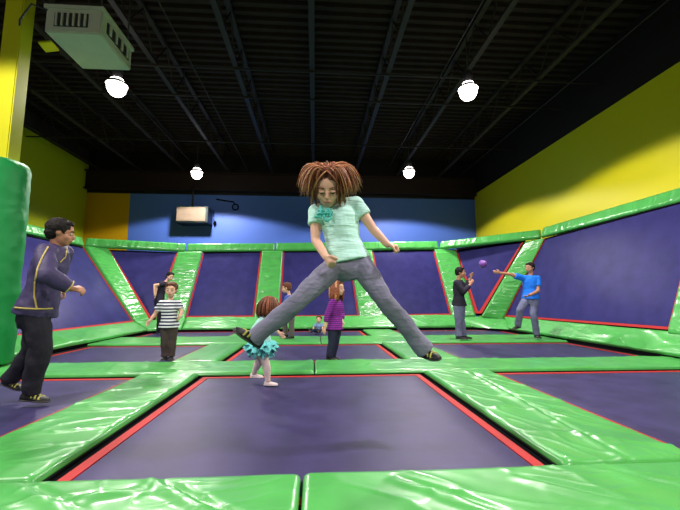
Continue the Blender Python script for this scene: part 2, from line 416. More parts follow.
rail('green padded rail over the wedge shaped trampoline in the back left corner', *g_(P1, P2), .28, 32)
rail('green padded rail at the back under the small cream wall heater', *g_(P2, P3), .28, 33)
rail('green padded rail at the back behind the waist of the jumping girl', *g_(P3, P4), .29, 34)
rail('green padded rail over the wedge shaped trampoline in the back right corner', *g_(P4, P5), .27, 35)
rail('long green padded rail along the right wall under the yellow paint', *g_(P5, P6), .29, 36)

# sloping skirt pads at the foot of the walls
KG = 'sloping green skirt pads at the foot of the walls'
def skirt(lab, A, B, C, D, seed, step=.05):
    bm = slab(A, B, C, D, .05, step, .012, seed, 1.6, 2.2, .05)
    t = thing('skirt_pad', lab, 'floor pad', (A + B) / 2, KG)
    obj('pad', bm, VINYL, t)
    bm = bmesh.new()                                      # plywood wedge under the pad
    top = [P - V((0, 0, .012)) for P in (A, B, C, D)]; bt = [V((P.x, P.y, max(ZF, -.003 if False else ZF))) for P in (A, B, C, D)]
    top[2] = top[2] - V((0, 0, .02)); top[3] = top[3] - V((0, 0, .02))
    vt = [bm.verts.new(p) for p in top]; vb = [bm.verts.new(p) for p in bt]
    bm.faces.new(vt)
    for q in range(4): bm.faces.new((vt[q], vb[q], vb[(q + 1) % 4], vt[(q + 1) % 4]))
    bm.faces.new(vb[::-1])
    obj('base', bm, BLACK, t, False)
zl = .06
dz = V((0, 0, -.025))
bl0, bl1 = V((-4.6, 2.2, SL[0][1].z + .0)), SL[0][2] + dz
bd0, bd1 = SL[1][1] + dz, SL[1][2] + dz
lo = [V((-4.06, .9, zl)), V((-4.02, 9.3, zl)), V((-3.35, 9.72, zl)), V((-.2, 9.85, zl)), V((4.3, 10.0, zl)), V((4.9, 9.2, zl)), V((4.92, .5, zl))]
skirt('sloping green pad at the foot of the left wall, meeting the padded column', lo[0], lo[1], bl1, V((-4.6, .9, .27)), 41)
skirt('small sloping green pad in the back left corner', lo[1] + V((.01, .01, 0)), lo[2], SL[2][1] + dz, bl1 + V((.01, .01, 0)), 42)
mid = (SL[3][1] + SL[2][2]) / 2 + dz
skirt('sloping green pad at the foot of the back wall, left part', lo[2] + V((.01, 0, 0)), lo[3], mid, SL[2][1] + dz + V((.01, 0, 0)), 43)
skirt('sloping green pad at the foot of the back wall, right part', lo[3] + V((.012, 0, 0)), lo[4], SL[4][2] + dz, mid + V((.012, 0, 0)), 44)
skirt('small sloping green pad in the back right corner behind the boy in blue', lo[4] + V((.01, 0, 0)), lo[5] + V((0, .01, 0)), SL[6][1] + dz + V((0, .01, 0)), SL[4][2] + dz + V((.01, 0, 0)), 45)
skirt('sloping green pad at the foot of the right wall', lo[5], lo[6], V((5.2, .5, SL[6][2].z)) + dz, SL[6][1] + dz, 46)

# ------------------------------------------------------------------ padded column
t = thing('padded_column', 'yellow square column wrapped in a tall green pad at the left edge', 'column', (-4.05, 4.83, .0))
bm = bmesh.new(); n = 40; rs = []
for k in range(60):
    z = .06 + (2.5) * k / 59
    e = min(1, (59 - k) / 3, (k + 1) / 2); rr = .34 * (.9 + .1 * math.sqrt(e))
    ring = []
    for q in range(n):
        a = 2 * PI * q / n
        w = .012 * (ridged(V((a * 1.2 + z * 1.6, z * 2.2, 1))) ** 4 + ridged(V((a * 1.2 - z * 1.6, z * 2.2, 5))) ** 4)
        ring.append(V((-4.05 + (rr + w) * math.cos(a), 4.83 + (rr + w) * math.sin(a), z)))
    rs.append(ring)
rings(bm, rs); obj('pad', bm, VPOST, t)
bm = bmesh.new(); box(bm, (-4.10, 4.74, -.5), (-3.87, 4.95, ZC)); bmesh.ops.bevel(bm, geom=bm.edges[:], offset=.012, segments=2, affect='EDGES'); obj('post', bm, YELPOST, t, False)

# ------------------------------------------------------------------ ceiling fittings
def make_lamp(x, y, z, label, group='high bay lamps under the ceiling'):
    t = thing('high_bay_lamp', label, 'lamp', (x, y, z), group)
    bm = bmesh.new(); lathe(bm, (x, y, z), [(.001, .30), (.07, .30), (.085, .27), (.085, .10), (.06, .07), (.001, .07)], 20); obj('housing', bm, STEEL, t)
    bm = bmesh.new(); lathe(bm, (x, y, z), [(.06, .08), (.10, .05), (.16, 0), (.185, -.05), (.19, -.05), (.165, .005), (.105, .058), (.064, .09), (.06, .08)], 28); obj('reflector', bm, REFL, t)
    bm = bmesh.new(); ell(bm, V((x, y, z - .08)), XYZ, (.17, .17, .19)); obj('glow_bulb', bm, BULB, t)  # real bulb swollen to a globe, its size taking in the lens glow
    bm = bmesh.new(); tube(bm, [(x, y, z + .3), (x, y, ZC)], .01, 6); tube(bm, [(x - .05, y, z + .3), (x - .04, y, z + .36), (x + .04, y, z + .36), (x + .05, y, z + .3)], .01, 6); obj('hanger', bm, STEEL, t)
    return t
LAMPW = 850
def lamp_light(x, y, z, e=1.):
    l = bpy.data.lights.new('lamp_light', 'SPOT'); l.energy = LAMPW * e; l.color = (1, .93, .89); l.spot_size = math.radians(154); l.spot_blend = .12; l.shadow_soft_size = .16
    o = bpy.data.objects.new('lamp_light', l); COL.objects.link(o); o.location = (x, y, z - .30); o['kind'] = 'structure'
LZ = 4.9
lab = {(117, 83): 'glowing high bay lamp close to the ceiling unit at upper left', (468, 87): 'glowing high bay lamp at upper right, larger of the right pair',
       (197, 171): 'distant glowing high bay lamp above the cream wall heater', (409, 170): 'distant glowing high bay lamp right of the jumping girl'}
for (x, y) in lab:
    p = onZ(x, y, LZ); make_lamp(p.x, p.y, LZ, lab[(x, y)]); lamp_light(p.x, p.y, LZ)
for x in (-3.78, 2.93):
    for y in (2.0, -2.7):
        make_lamp(x, y, LZ, 'high bay lamp above the viewer, outside the picture'); lamp_light(x, y, LZ)

# heater / air handler at upper left
cA = [onZ(48, 34, 4.3), onZ(97, 34, 4.3), onZ(127, 66, 4.3), onZ(80, 66, 4.3)]
x0, x1 = -3.55, -2.84; y0, y1 = 4.70, 5.5; z0, z1 = 4.3, 4.66
t = thing('air_handler', 'pale boxy air handling unit hung from the ceiling at upper left', 'air handler', ((x0 + x1) / 2, (y0 + y1) / 2, z0))
bm = bmesh.new(); box(bm, (x0, y0, z0), (x1, y1, z1)); bmesh.ops.bevel(bm, geom=bm.edges[:], offset=.015, segments=2, affect='EDGES'); obj('casing', bm, WHITEM, t, False)
bm = bmesh.new(); box(bm, (x0 - .02, y0 - .02, z1 - .03), (x1 + .02, y1 + .02, z1 + .02)); obj('lid', bm, WHITEM, t, False)
g = obj('grille', (lambda b: (box(b, (x0 + .12, y0 - .012, z0 + .08), (x1 - .17, y0 + .01, z1 - .09)), b)[1])(bmesh.new()), GRILLE, t, False)
for k in range(6):
    b = bmesh.new(); xx = x0 + .14 + k * .072; box(b, (xx, y0 - .03, z0 + .085), (xx + .022, y0 - .008, z1 - .095)); obj('louver', b, WHITEM, g, False)
g = obj('side_grille', (lambda b: (box(b, (x1 - .01, y0 + .12, z0 + .1), (x1 + .012, y1 - .1, z1 - .1)), b)[1])(bmesh.new()), GRILLE, t, False)
for k in range(4):
    b = bmesh.new(); yy = y0 + .16 + k * .15; box(b, (x1 + .008, yy, z0 + .11), (x1 + .026, yy + .05, z1 - .11)); obj('louver', b, WHITEM, g, False)
for (xx, yy) in ((x0 + .05, y0 + .05), (x1 - .05, y0 + .05), (x1 - .05, y1 - .05), (x0 + .05, y1 - .05)):
    b = bmesh.new(); tube(b, [(xx, yy, z1), (xx, yy, ZC)], .012, 6); obj('hanging_rod', b, STEEL, t)
b = bmesh.new(); tube(b, [(x0 + .05, y0 + .02, z1 - .06), (x0 - .15, y0 - .05, z1 - .02), (x0 - .33, y0 + .02, z1 - .2), (x0 - .40, y0 + .15, z1 - .5)], .012, 6); obj('cable', b, STEEL, t)
# yellow plate left of the unit
p = [onZ(38, 43, 5.3), onZ(51, 42, 5.3), onZ(59, 51, 5.3), onZ(46, 52.5, 5.3)]
t = thing('ceiling_plate', 'small flat yellow green plate hung beside the air handling unit', 'plate', p[0])
bm = bmesh.new(); a = [bm.verts.new(q) for q in p]; b = [bm.verts.new(q + V((0, 0, .03))) for q in p]
bm.faces.new(a); bm.faces.new(b[::-1])
for q in range(4): bm.faces.new((a[q], b[q], b[(q + 1) % 4], a[(q + 1) % 4]))
obj('panel', bm, YELPOST, t, False)
bm = bmesh.new(); c = (p[0] + p[2]) / 2; tube(bm, [c + V((0, 0, .03)), V((c.x, c.y, ZC))], .012, 6); obj('hanging_rod', bm, STEEL, t)

# wall heater on the back wall
a = onY(176, 205.5, 13.3); b = onY(207, 222.5, 13.3)
t = thing('heater', 'small cream fronted heater unit high on the blue back wall', 'heater', ((a.x + b.x) / 2, 13.6, b.z))
bm = bmesh.new(); box(bm, (a.x, 13.32, b.z), (b.x, 13.999, a.z)); bmesh.ops.bevel(bm, geom=bm.edges[:], offset=.02, segments=2, affect='EDGES'); obj('casing', bm, DKBOX, t, False)
bm = bmesh.new(); box(bm, (a.x + .04, 13.29, b.z + .05), (b.x - .07, 13.33, a.z - .05)); f = obj('front_panel', bm, CREAM, t, False)
for k in range(5):
    bm = bmesh.new(); zz = b.z + .09 + k * .1; box(bm, (a.x + .06, 13.28, zz), (b.x - .09, 13.292, zz + .012)); obj('louver', bm, CREAM, f, False)
bm = bmesh.new(); c = onY(192, 198, 13.4); tube(bm, [(c.x, 13.5, a.z - .02), (c.x, 13.5, 5.0)], .03, 8); obj('bracket', bm, STEEL, t)
# small black speaker and cable on the back wall
c = onY(213.5, 223.5, 13.95) + V((.05, 0, 0))
t = thing('sensor', 'tiny black fitting on the blue wall right of the heater', 'sensor', c)
bm = bmesh.new(); ell(bm, V((c.x, 13.94, c.z)), XYZ, (.06, .07, .10)); obj('body', bm, BLACK, t)
bm = bmesh.new(); tube(bm, [(c.x - .05, 13.97, c.z + .1), (c.x - .06, 13.97, c.z + .5)], .012, 6); obj('wire', bm, BLACK, t)
a = onY(216, 199, 13.9); b = onY(233, 201.5, 13.9); c = onY(235, 208, 13.9)
t = thing('cable', 'dark cable ending in a loop on the blue back wall', 'cable', V((b.x, 13.93, b.z)))
bm = bmesh.new(); tube(bm, [V((a.x, 13.95, a.z)), V((b.x, 13.95, b.z)), V((b.x + .05, 13.95, c.z + .15))], .025, 6)
tube(bm, [V((c.x + .11 * math.cos(q * PI / 8), 13.95, c.z + .11 * math.sin(q * PI / 8) + .05)) for q in range(17)], .022, 6, False); obj('cord', bm, BLACK, t)

# ball in the air
c = onY(483, 264, 7.3)
t = thing('ball', 'small purple ball flying between the two boys', 'ball', c)
bm = bmesh.new(); ell(bm, c, XYZ, (.082,) * 3, 24, 16); s = obj('shell', bm, BALL, t)
bm = bmesh.new(); ell(bm, c + V((0, -.075, .035)), XYZ, (.02, .012, .014)); obj('patch', bm, mat('pink_patch', (.55, .35, .6), .5), t)
# ------------------------------------------------------------------ people
SKIN = mat('skin', (.70, .41, .29), .5, .35); SKINB = mat('skin_tan', (.42, .20, .12), .5, .35)
EYEW = mat('eye_white', (.5, .46, .42), .3); IRIS = mat('iris', (.05, .03, .02), .25); LIP = mat('lips', (.42, .11, .09), .5)
HBROWN = mat('brown_hair', (.115, .038, .016), .65, .3, bump=(60, .4), var=.3); HRED = mat('auburn_hair', (.235, .062, .02), .5, .5, bump=(60, .3), var=.3)
HBLOND = mat('blond_hair_strands', (.62, .30, .14), .42, .5, var=.2); HBLACK = mat('black_hair', (.010, .008, .007), .75, .2, bump=(60, .4))
MINT = mat('mint_cotton', (.52, .86, .77), .8, .2, bump=(10, .7, (.5, .5, 4)), sheen=.2); TEALF = mat('teal_ruffle', (.12, .60, .55), .8, .2)
GREYJ = mat('grey_jeans', (.20, .195, .28), .85, .2, bump=(9, .8, (1, 1, 2.6)), var=.2); DKPANT = mat('dark_trousers', (.018, .017, .026), .85, .2, bump=(20, .4))
BRPANT = mat('brown_trousers', (.055, .042, .04), .85, .2, bump=(20, .4)); NAVYJ = mat('navy_jacket_cloth', (.045, .034, .10), .6, .3, bump=(18, .4))
PIPE = mat('gold_piping', (.50, .40, .10), .6, .3); BLUEJ = mat('blue_jeans', (.15, .16, .27), .85, .2, bump=(26, .4), var=.25); NAVYP = mat('navy_leggings', (.022, .024, .055), .8, .2, bump=(20, .4))
BLUET = mat('bright_blue_cotton', (.012, .16, .72), .75, .2, bump=(20, .4)); BLKJ = mat('black_hoodie', (.022, .019, .036), .75, .2, bump=(20, .4))
STRW = stripes('navy_white_stripes', (.72, .74, .78), (.022, .026, .07), 7.0, 'Z', .5); PURP = stripes('purple_stripes', (.27, .03, .33), (.10, .012, .15), 11., 'Z', .5)
TEAL2 = mat('pale_teal_top', (.42, .72, .70), .8, .2); TUTU = mat('teal_tutu_tulle', (.16, .60, .60), .8, .2); PALE = mat('pale_tights', (.78, .62, .60), .8, .2); PINKS = mat('pale_shoes', (.80, .66, .66), .6, .3)
SHOEB = mat('black_shoe', (.012, .012, .012), .5, .4); OLIVE = mat('olive_shoe_trim', (.42, .40, .08), .6, .3); SOLE = mat('shoe_sole', (.05, .05, .045), .7); BLUEK = mat('mid_blue_shirt', (.05, .10, .42), .8, .2)
GREYP = mat('grey_brown_trousers', (.12, .10, .10), .85, .2); LTBLUE = mat('pale_blue_shirt', (.22, .34, .55), .8, .2); BELT = mat('dark_waistband', (.03, .03, .04), .7)

def remesh(bm, name, mats, parent, vox, it=4, wr=0., ws=14., seed=0):
    bmesh.ops.recalc_face_normals(bm, faces=bm.faces)
    me = bpy.data.meshes.new('tmp'); bm.to_mesh(me); bm.free()
    o = bpy.data.objects.new('tmp', me); COL.objects.link(o)
    m = o.modifiers.new('r', 'REMESH'); m.mode = 'VOXEL'; m.voxel_size = vox
    s = o.modifiers.new('s', 'SMOOTH'); s.factor = .5; s.iterations = it
    dg = bpy.context.evaluated_depsgraph_get(); dg.update()
    r = bpy.data.meshes.new_from_object(o.evaluated_get(dg)); r.name = name
    bpy.data.objects.remove(o); bpy.data.meshes.remove(me)
    if wr:
        ns = [v.normal.copy() for v in r.vertices]
        for v, n in zip(r.vertices, ns):
            q = v.co * ws + V((seed, 0, 0))
            v.co += n * wr * (noise.noise(q) * .9 + noise.noise(q * 2.1 + V((4, 1, 7))) * .7)
    r.materials.clear()
    return link(name, r, mats, parent)

def blob_tube(bm, pts, rad, n=14):
    """tapered limb with round joints"""
    for p, r in zip(pts, rad): ell(bm, V(p), XYZ, (r * .995,) * 3, n, 8)
    for i in range(len(pts) - 1):
        a, b = V(pts[i]), V(pts[i + 1])
        if (b - a).length < 1e-4: continue
        tube(bm, [a, lerp(a, b, .5), b], [rad[i], (rad[i] + rad[i + 1]) / 2, rad[i + 1]], n)
def limb(bm, a, b, c, ra, rb, rc, bulge=1.06):
    """two bones with muscle bulge near the upper third of each"""
    pts = [a, lerp(a, b, .35), b, lerp(b, c, .3), c]; rad = [ra, (ra * .6 + rb * .4) * bulge, rb, (rb * .75 + rc * .25) * bulge, rc]
    blob_tube(bm, pts, rad)

def hand(bm, w, d, pn, thumb, L, curl):
    """w wrist, d direction, pn palm normal (fingers bend towards it), thumb = side of the thumb, L hand length"""
    d = d.normalized(); pn = (pn - d * pn.dot(d)).normalized(); sd = d.cross(pn); sd = sd if sd.dot(thumb) > 0 else -sd
    pl = L * .5
    rs = []
    for t, hw, ht in ((-.1, .20, .15), (.15, .25, .15), (.55, .33, .14), (.85, .36, .125), (1.0, .33, .10)):
        c = w + d * (pl * t)
        rs.append([c + sd * (hw * L * .62 * math.cos(2 * PI * k / 14)) + pn * (ht * L * .75 * math.sin(2 * PI * k / 14)) for k in range(14)])
    rings(bm, rs)
    for k, (off, fl) in enumerate(((.165, .40), (.055, .45), (-.055, .42), (-.16, .33))):
        p = w + d * (pl * .93) + sd * (off * L); dd = d.copy(); pts = [p - d * (L * .08)]; pts.append(p)
        rot = 0
        for sg, cu in zip((.45, .32, .23), curl):
            rot += cu; dd = d * math.cos(rot) + pn * math.sin(rot); p = p + dd * (fl * L * sg); pts.append(p)
        r = L * (.062 if k < 3 else .052); blob_tube(bm, pts, [r, r, r * .95, r * .9, r * .8], 8)
    p = w + d * (pl * .25) + sd * (.14 * L); td = (d * .65 + sd * .75 + pn * .25).normalized(); pts = [p]
    p = p + td * (.22 * L); pts.append(p); td = (d * .9 + sd * .15 + pn * (.3 + .4 * curl[0])).normalized(); p = p + td * (.17 * L); pts.append(p); p = p + (td + pn * .2).normalized() * (.13 * L); pts.append(p)
    blob_tube(bm, pts, [L * .085, L * .075, L * .066, L * .055], 8)

def horiz(v): return V((v.x, v.y, 0))
def shoe(parent, A, heel, toe, H, mu, trim=None, sole=SOLE):
    d = (toe - heel); L = d.length; d.normalize()
    up = A - lerp(heel, toe, .3); up = (up - d * up.dot(d)).normalized(); sd = d.cross(up)
    hw = L * .20; hh = max(L * .30, .03)
    prof = [(0, .55, .75), (.06, .74, .98), (.22, .80, 1.05), (.36, .82, .95), (.52, .92, .72), (.7, 1.0, .56), (.86, .86, .46), (.96, .55, .34), (1.0, .25, .2)]
    bm = bmesh.new(); rs = []
    for t, a, b in prof:
        c = heel + d * (L * t)
        r = [c + sd * (hw * a * math.cos(PI * k / 10)) + up * (hh * (.10 + b * max(0, math.sin(PI * k / 10)) ** .8)) for k in range(11)]
        rs.append(r)
    rings(bm, rs); s = obj('shoe', bm, mu, parent)
    bm = bmesh.new(); rs = []
    for t, a, b in prof:
        c = heel + d * (L * (t * 1.02 - .01)); a = a * 1.06
        rs.append([c + sd * (hw * a), c + sd * (hw * a) + up * (hh * .16), c - sd * (hw * a) + up * (hh * .16), c - sd * (hw * a)])
    rings(bm, rs); obj('sole', bm, sole, s)
    if trim:
        for t0 in (.42, .56, .70):
            i = [k for k in range(len(prof) - 1) if prof[k][0] <= t0][-1]; f = (t0 - prof[i][0]) / (prof[i + 1][0] - prof[i][0])
            a = prof[i][1] * (1 - f) + prof[i + 1][1] * f; b = prof[i][2] * (1 - f) + prof[i + 1][2] * f
            bm = bmesh.new(); c = heel + d * (L * t0)
            tube(bm, [c + sd * (hw * a * 1.02 * math.cos(PI * k / 10)) + up * (hh * (.10 + 1.02 * b * math.sin(PI * k / 10) ** .8)) + d * (.10 * L * (abs(k - 5) / 5 - .5)) for k in range(1, 10)], L * .032, 6); obj('strap', bm, trim, s)
    return s

def torso(bm, P, S, N, ax0, ax1, H, off, z0=-.035, z1=1., wf=1., flare=0.):
    """elliptic loft from hips to neck base"""
    spec = [(z0, .088, .066), (.05, .093, .068), (.22, .088, .064), (.42, .080, .058), (.62, .087, .062), (.80, .093, .064), (.93, .086, .055), (1.03, .055, .042)]
    rs = []
    for t, w, dp in spec:
        if t > z1: continue
        c = lerp(P, S, t) if t <= 1 else lerp(S, N, .35)
        a = lerp(ax0, ax1, max(0, min(1, t))).normalized(); u = (S - P).normalized(); a = (a - u * a.dot(u)).normalized(); f = u.cross(a)
        o2 = off + (flare * H * max(0, (.30 - t) / .3))
        ww = (w * H + o2) * wf; dd = (dp * H + o2) * wf
        rs.append([c + a * (ww * math.cos(2 * PI * k / 24)) + f * (dd * math.sin(2 * PI * k / 24)) for k in range(24)])
    rings(bm, rs)

def person(name, label, H, J, hf, hu, look, group=None, vox=.008, hands=None):
    """J: joints in world space; hf/hu: where the face points and the top of the head; look: clothing"""
    J = {k: V(v) for k, v in J.items()}
    base = J['base']
    t = thing(name, label, 'person', base, group)
    P = (J['hR'] + J['hL']) / 2; S = (J['sR'] + J['sL']) / 2; N = J['neck']; HD = J['head']
    a0 = (J['hL'] - J['hR']).normalized(); a1 = (J['sL'] - J['sR']).normalized()
    hh = look.get('hh', .165 * H)
    hu = V(hu).normalized(); hf = V(hf); hf = (hf - hu * hf.dot(hu)).normalized(); hs = hf.cross(hu)
    skin = look.get('skin', SKIN)
    hp = lambda s, f, u: HD + hs * (s * hh) + hf * (f * hh) + hu * (u * hh)
    bm = bmesh.new()
    torso(bm, P, S, N, a0, a1, H, -.004)
    blob_tube(bm, [J['sR'], S, J['sL']], [.03 * H, .042 * H, .03 * H])
    blob_tube(bm, [lerp(S, N, .2), N, lerp(N, hp(0, -.08, -.1), .8)], [.036 * H, .03 * H, .03 * H])
    for q in 'RL':
        limb(bm, J['s' + q], J['e' + q], J['w' + q], .031 * H, .023 * H, .0175 * H)
        limb(bm, J['h' + q], J['k' + q], J['a' + q], .052 * H, .035 * H, .023 * H)
        hd = (hands or {}).get(q) or {}
        d = V(hd.get('d', (J['w' + q] - J['e' + q]))); pn = V(hd.get('pn', (S - J['w' + q]) + V((0, 0, -.02)))); th = V(hd.get('th', (0, 0, 1)))
        if abs(pn.normalized().dot(d.normalized())) > .97: pn = pn + V((.3, .5, .2))
        hand(bm, J['w' + q], d, pn, th, .105 * H, hd.get('curl', (.3, .4, .3)))
        foot = look.get('foot', .15 * H)
        if 'heel' + q not in J:
            fd = V(J.get('fd' + q, look.get('fd', (1, 0, 0)))).normalized(); A = J['a' + q]
            J['heel' + q] = V((A.x, A.y, A.z - .048 * H)) - fd * foot * .27; J['toe' + q] = J['heel' + q] + fd * foot
        blob_tube(bm, [J['a' + q], lerp(J['heel' + q], J['toe' + q], .5) + (J['a' + q] - lerp(J['heel' + q], J['toe' + q], .27)).normalized() * .012 * H], [.024 * H, .017 * H])
    # head
    ax = (hs, hf, hu)
    ell(bm, hp(0, -.02, .12), ax, (.37 * hh, .45 * hh, .40 * hh), 24, 16)
    ell(bm, hp(0, .11, -.16), ax, (.29 * hh, .31 * hh, .33 * hh), 20, 12)
    ell(bm, hp(0, .22, -.36), ax, (.15 * hh, .16 * hh, .13 * hh), 14, 10)
    for sgn in (-1, 1):
        ell(bm, hp(sgn * .19, .24, -.14), ax, (.13 * hh, .14 * hh, .13 * hh), 12, 8)
        ell(bm, hp(sgn * .375, -.02, -.02), ax, (.035 * hh, .07 * hh, .11 * hh), 10, 8)
    tube(bm, [hp(0, .40, .06), hp(0, .47, -.08), hp(0, .50, -.135)], [.035 * hh, .05 * hh, .06 * hh], 10); ell(bm, hp(0, .485, -.135), ax, (.075 * hh, .065 * hh, .05 * hh), 12, 8)
    ell(bm, hp(0, .405, -.255), ax, (.12 * hh, .05 * hh, .035 * hh), 12, 8); ell(bm, hp(0, .395, -.30), ax, (.10 * hh, .05 * hh, .032 * hh), 12, 8)
    body = remesh(bm, 'body', skin, t, vox, 3)
    # face details
    for sgn in (-1, 1):
        bm = bmesh.new(); ell(bm, hp(sgn * .155, .385, .0), ax, (.07 * hh, .04 * hh, .042 * hh), 12, 8); e = obj('eye', bm, EYEW, t)
        bm = bmesh.new(); ell(bm, hp(sgn * .15, .418, -.006), ax, (.034 * hh, .012 * hh, .036 * hh), 10, 8); obj('iris', bm, IRIS, e)
        if look.get('lids'):
            bm = bmesh.new(); ell(bm, hp(sgn * .155, .394, .012), ax, (.080 * hh, .046 * hh, .047 * hh), 14, 10); lid = obj('eyelid', bm, skin, t)
            bm = bmesh.new(); tube(bm, [hp(sgn * .085, .425, -.018), hp(sgn * .155, .440, -.034), hp(sgn * .235, .405, -.014)], [.008 * hh, .013 * hh, .008 * hh], 6); obj('eyelash', bm, HBLACK, lid)
        bm = bmesh.new(); tube(bm, [hp(sgn * .07, .43, .10), hp(sgn * .16, .43, .125), hp(sgn * .25, .37, .10)], [.014 * hh, .017 * hh, .01 * hh], 6); obj('eyebrow', bm, look['hair'][0], t)
    bm = bmesh.new(); ell(bm, hp(0, .425, -.272), ax, (.11 * hh, .035 * hh, .026 * hh), 12, 8); obj('mouth', bm, LIP, t)
    # hair
    hair_kind = look.get('style', 'short')
    bm = bmesh.new()
    ell(bm, hp(0, -.07, .19), ax, (.43 * hh, .45 * hh, .41 * hh), 26, 18)
    if hair_kind == 'short':
        ell(bm, hp(0, -.20, -.02), ax, (.37 * hh, .30 * hh, .30 * hh), 20, 12); ell(bm, hp(0, .20, .40), ax, (.32 * hh, .20 * hh, .13 * hh), 16, 10)
    if hair_kind in ('bob', 'long'):
        dl = -.42 if hair_kind == 'bob' else -.72
        for q in range(13):
            a = PI * (.5 + (q - 6) / 6 * .68) + PI
            x, y = math.cos(a) * .42, math.sin(a) * .40 - .04
            tube(bm, [hp(x * .8, y * .8, .30), hp(x * 1.05, y * 1.05, .0), hp(x * 1.12, y * 1.1, dl * .6), hp(x * (.98 if hair_kind == 'bob' else 1.1), y * 1.0, dl + .05 * math.sin(q * 2.1))], [.12 * hh, .14 * hh, .12 * hh, .06 * hh], 8)
        ell(bm, hp(0, .20, .42), ax, (.34 * hh, .20 * hh, .13 * hh), 16, 10)
    if hair_kind != 'flying':
        hm = remesh(bm, 'hair', look['hair'][0], t, max(.006, vox * .8), 2, .028 * hh, 7 / hh, 3)
        if hair_kind in ('bob', 'long'):
            rnd = random.Random(9); bm = bmesh.new()
            for i in range(150):
                az = rnd.uniform(.75, 2 * PI - .75); x, y = math.sin(az), math.cos(az); dl = (-.45 if hair_kind == 'bob' else -.85) + rnd.uniform(-.12, .12); rr = rnd.uniform(.46, .60 if hair_kind == 'bob' else .54)
                tube(bm, [hp(x * .08, y * .08 - .04, .62), hp(x * .32, y * .34 - .04, .53), hp(x * rr, y * rr - .05, .16), hp(x * rr * 1.05, y * rr * 1.05 - .05, dl * .55), hp(x * rr * .98, y * rr * .98 - .05, dl)], [.02 * hh, .03 * hh, .04 * hh, .035 * hh, .01 * hh], 5, True, .5)
                n0 = rnd.choices((0, 1), (.7, .3))[0]
                bm.faces.ensure_lookup_table()
                for f in bm.faces[-22:]: f.material_index = n0
            obj('strands', bm, look['hair'] if len(look['hair']) > 1 else [look['hair'][0]] * 2, hm)
    else:
        bm.free(); flying_hair(t, hp, hh, hs, hf, hu, look['hair'])
    # trousers
    off = look.get('poff', .008 * H); fl = look.get('flare', .040) * H
    if look.get('pants'):
        bm = bmesh.new()
        top = look.get('waist', .14)
        rs = []
        u = (S - P).normalized(); a = (a0 - u * a0.dot(u)).normalized(); f = u.cross(a)
        for z, w, dp in ((-.30, .05, .05), (-.18, .082, .062), (0, .092, .066), (.12, .090, .066), (.24, .088, .064)):
            if z > top + .1: continue
            c = lerp(P, S, z)
            rs.append([c + a * ((w * H + off) * math.cos(2 * PI * k / 24)) + f * ((dp * H + off) * math.sin(2 * PI * k / 24)) for k in range(24)])
        rings(bm, rs)
        for q in 'RL':
            h, k, an = J['h' + q], J['k' + q], J['a' + q]; end = an + (an - k).normalized() * look.get('hem', .012) * H
            blob_tube(bm, [h, lerp(h, k, .4), k], [.056 * H + off * .8, .052 * H + off, .040 * H + off])
            tube(bm, [k, lerp(k, end, .3), lerp(k, end, .7), end], [.040 * H + off, .040 * H + off, (fl + .037 * H + off) / 2, fl + off * .5], 16)
        remesh(bm, 'trousers', look['pants'], t, vox, 3, look.get('pwr', .006) * H, 9 / H, 5)
    # top
    if look.get('top'):
        off = look.get('toff', .009 * H)
        bm = bmesh.new()
        torso(bm, P, S, N, a0, a1, H, off, look.get('topz', -.02), 1.04, 1., .016)
        blob_tube(bm, [lerp(S, J['sR'], .96), S, lerp(S, J['sL'], .96)], [.033 * H + off * .8, .042 * H + off * .6, .033 * H + off * .8])
        sl = look.get('sleeve', .5)
        for q in 'RL':
            s, e, w = J['s' + q], J['e' + q], J['w' + q]
            if sl <= 1: pts = [s, lerp(s, e, sl * .5), lerp(s, e, sl)]; rad = [.033 * H + off, .032 * H + off, .031 * H + off * 1.2]
            else: pts = [s, lerp(s, e, .5), e, lerp(e, w, (sl - 1) * .6), lerp(e, w, sl - 1)]; rad = [.033 * H + off, .031 * H + off, .026 * H + off, .025 * H + off, .021 * H + off * .8]
            for p, r in list(zip(pts, rad))[:-1]: ell(bm, p, XYZ, (r * .995,) * 3, 14, 8)
            tube(bm, pts, rad, 16)
        top = remesh(bm, look.get('topname', 'shirt'), look['top'], t, vox, 3, look.get('twr', .005) * H, 10 / H, 11)
    for q in 'RL':
        if look.get('shoes'): shoe(t, J['a' + q], J['heel' + q], J['toe' + q], H, look['shoes'], look.get('strap'), look.get('sole', SOLE))
    return t, dict(t=t, hs=hs, hf=hf, hu=hu, P=P, S=S, N=N, a0=a0, a1=a1, hp=hp, hh=hh, J=J)

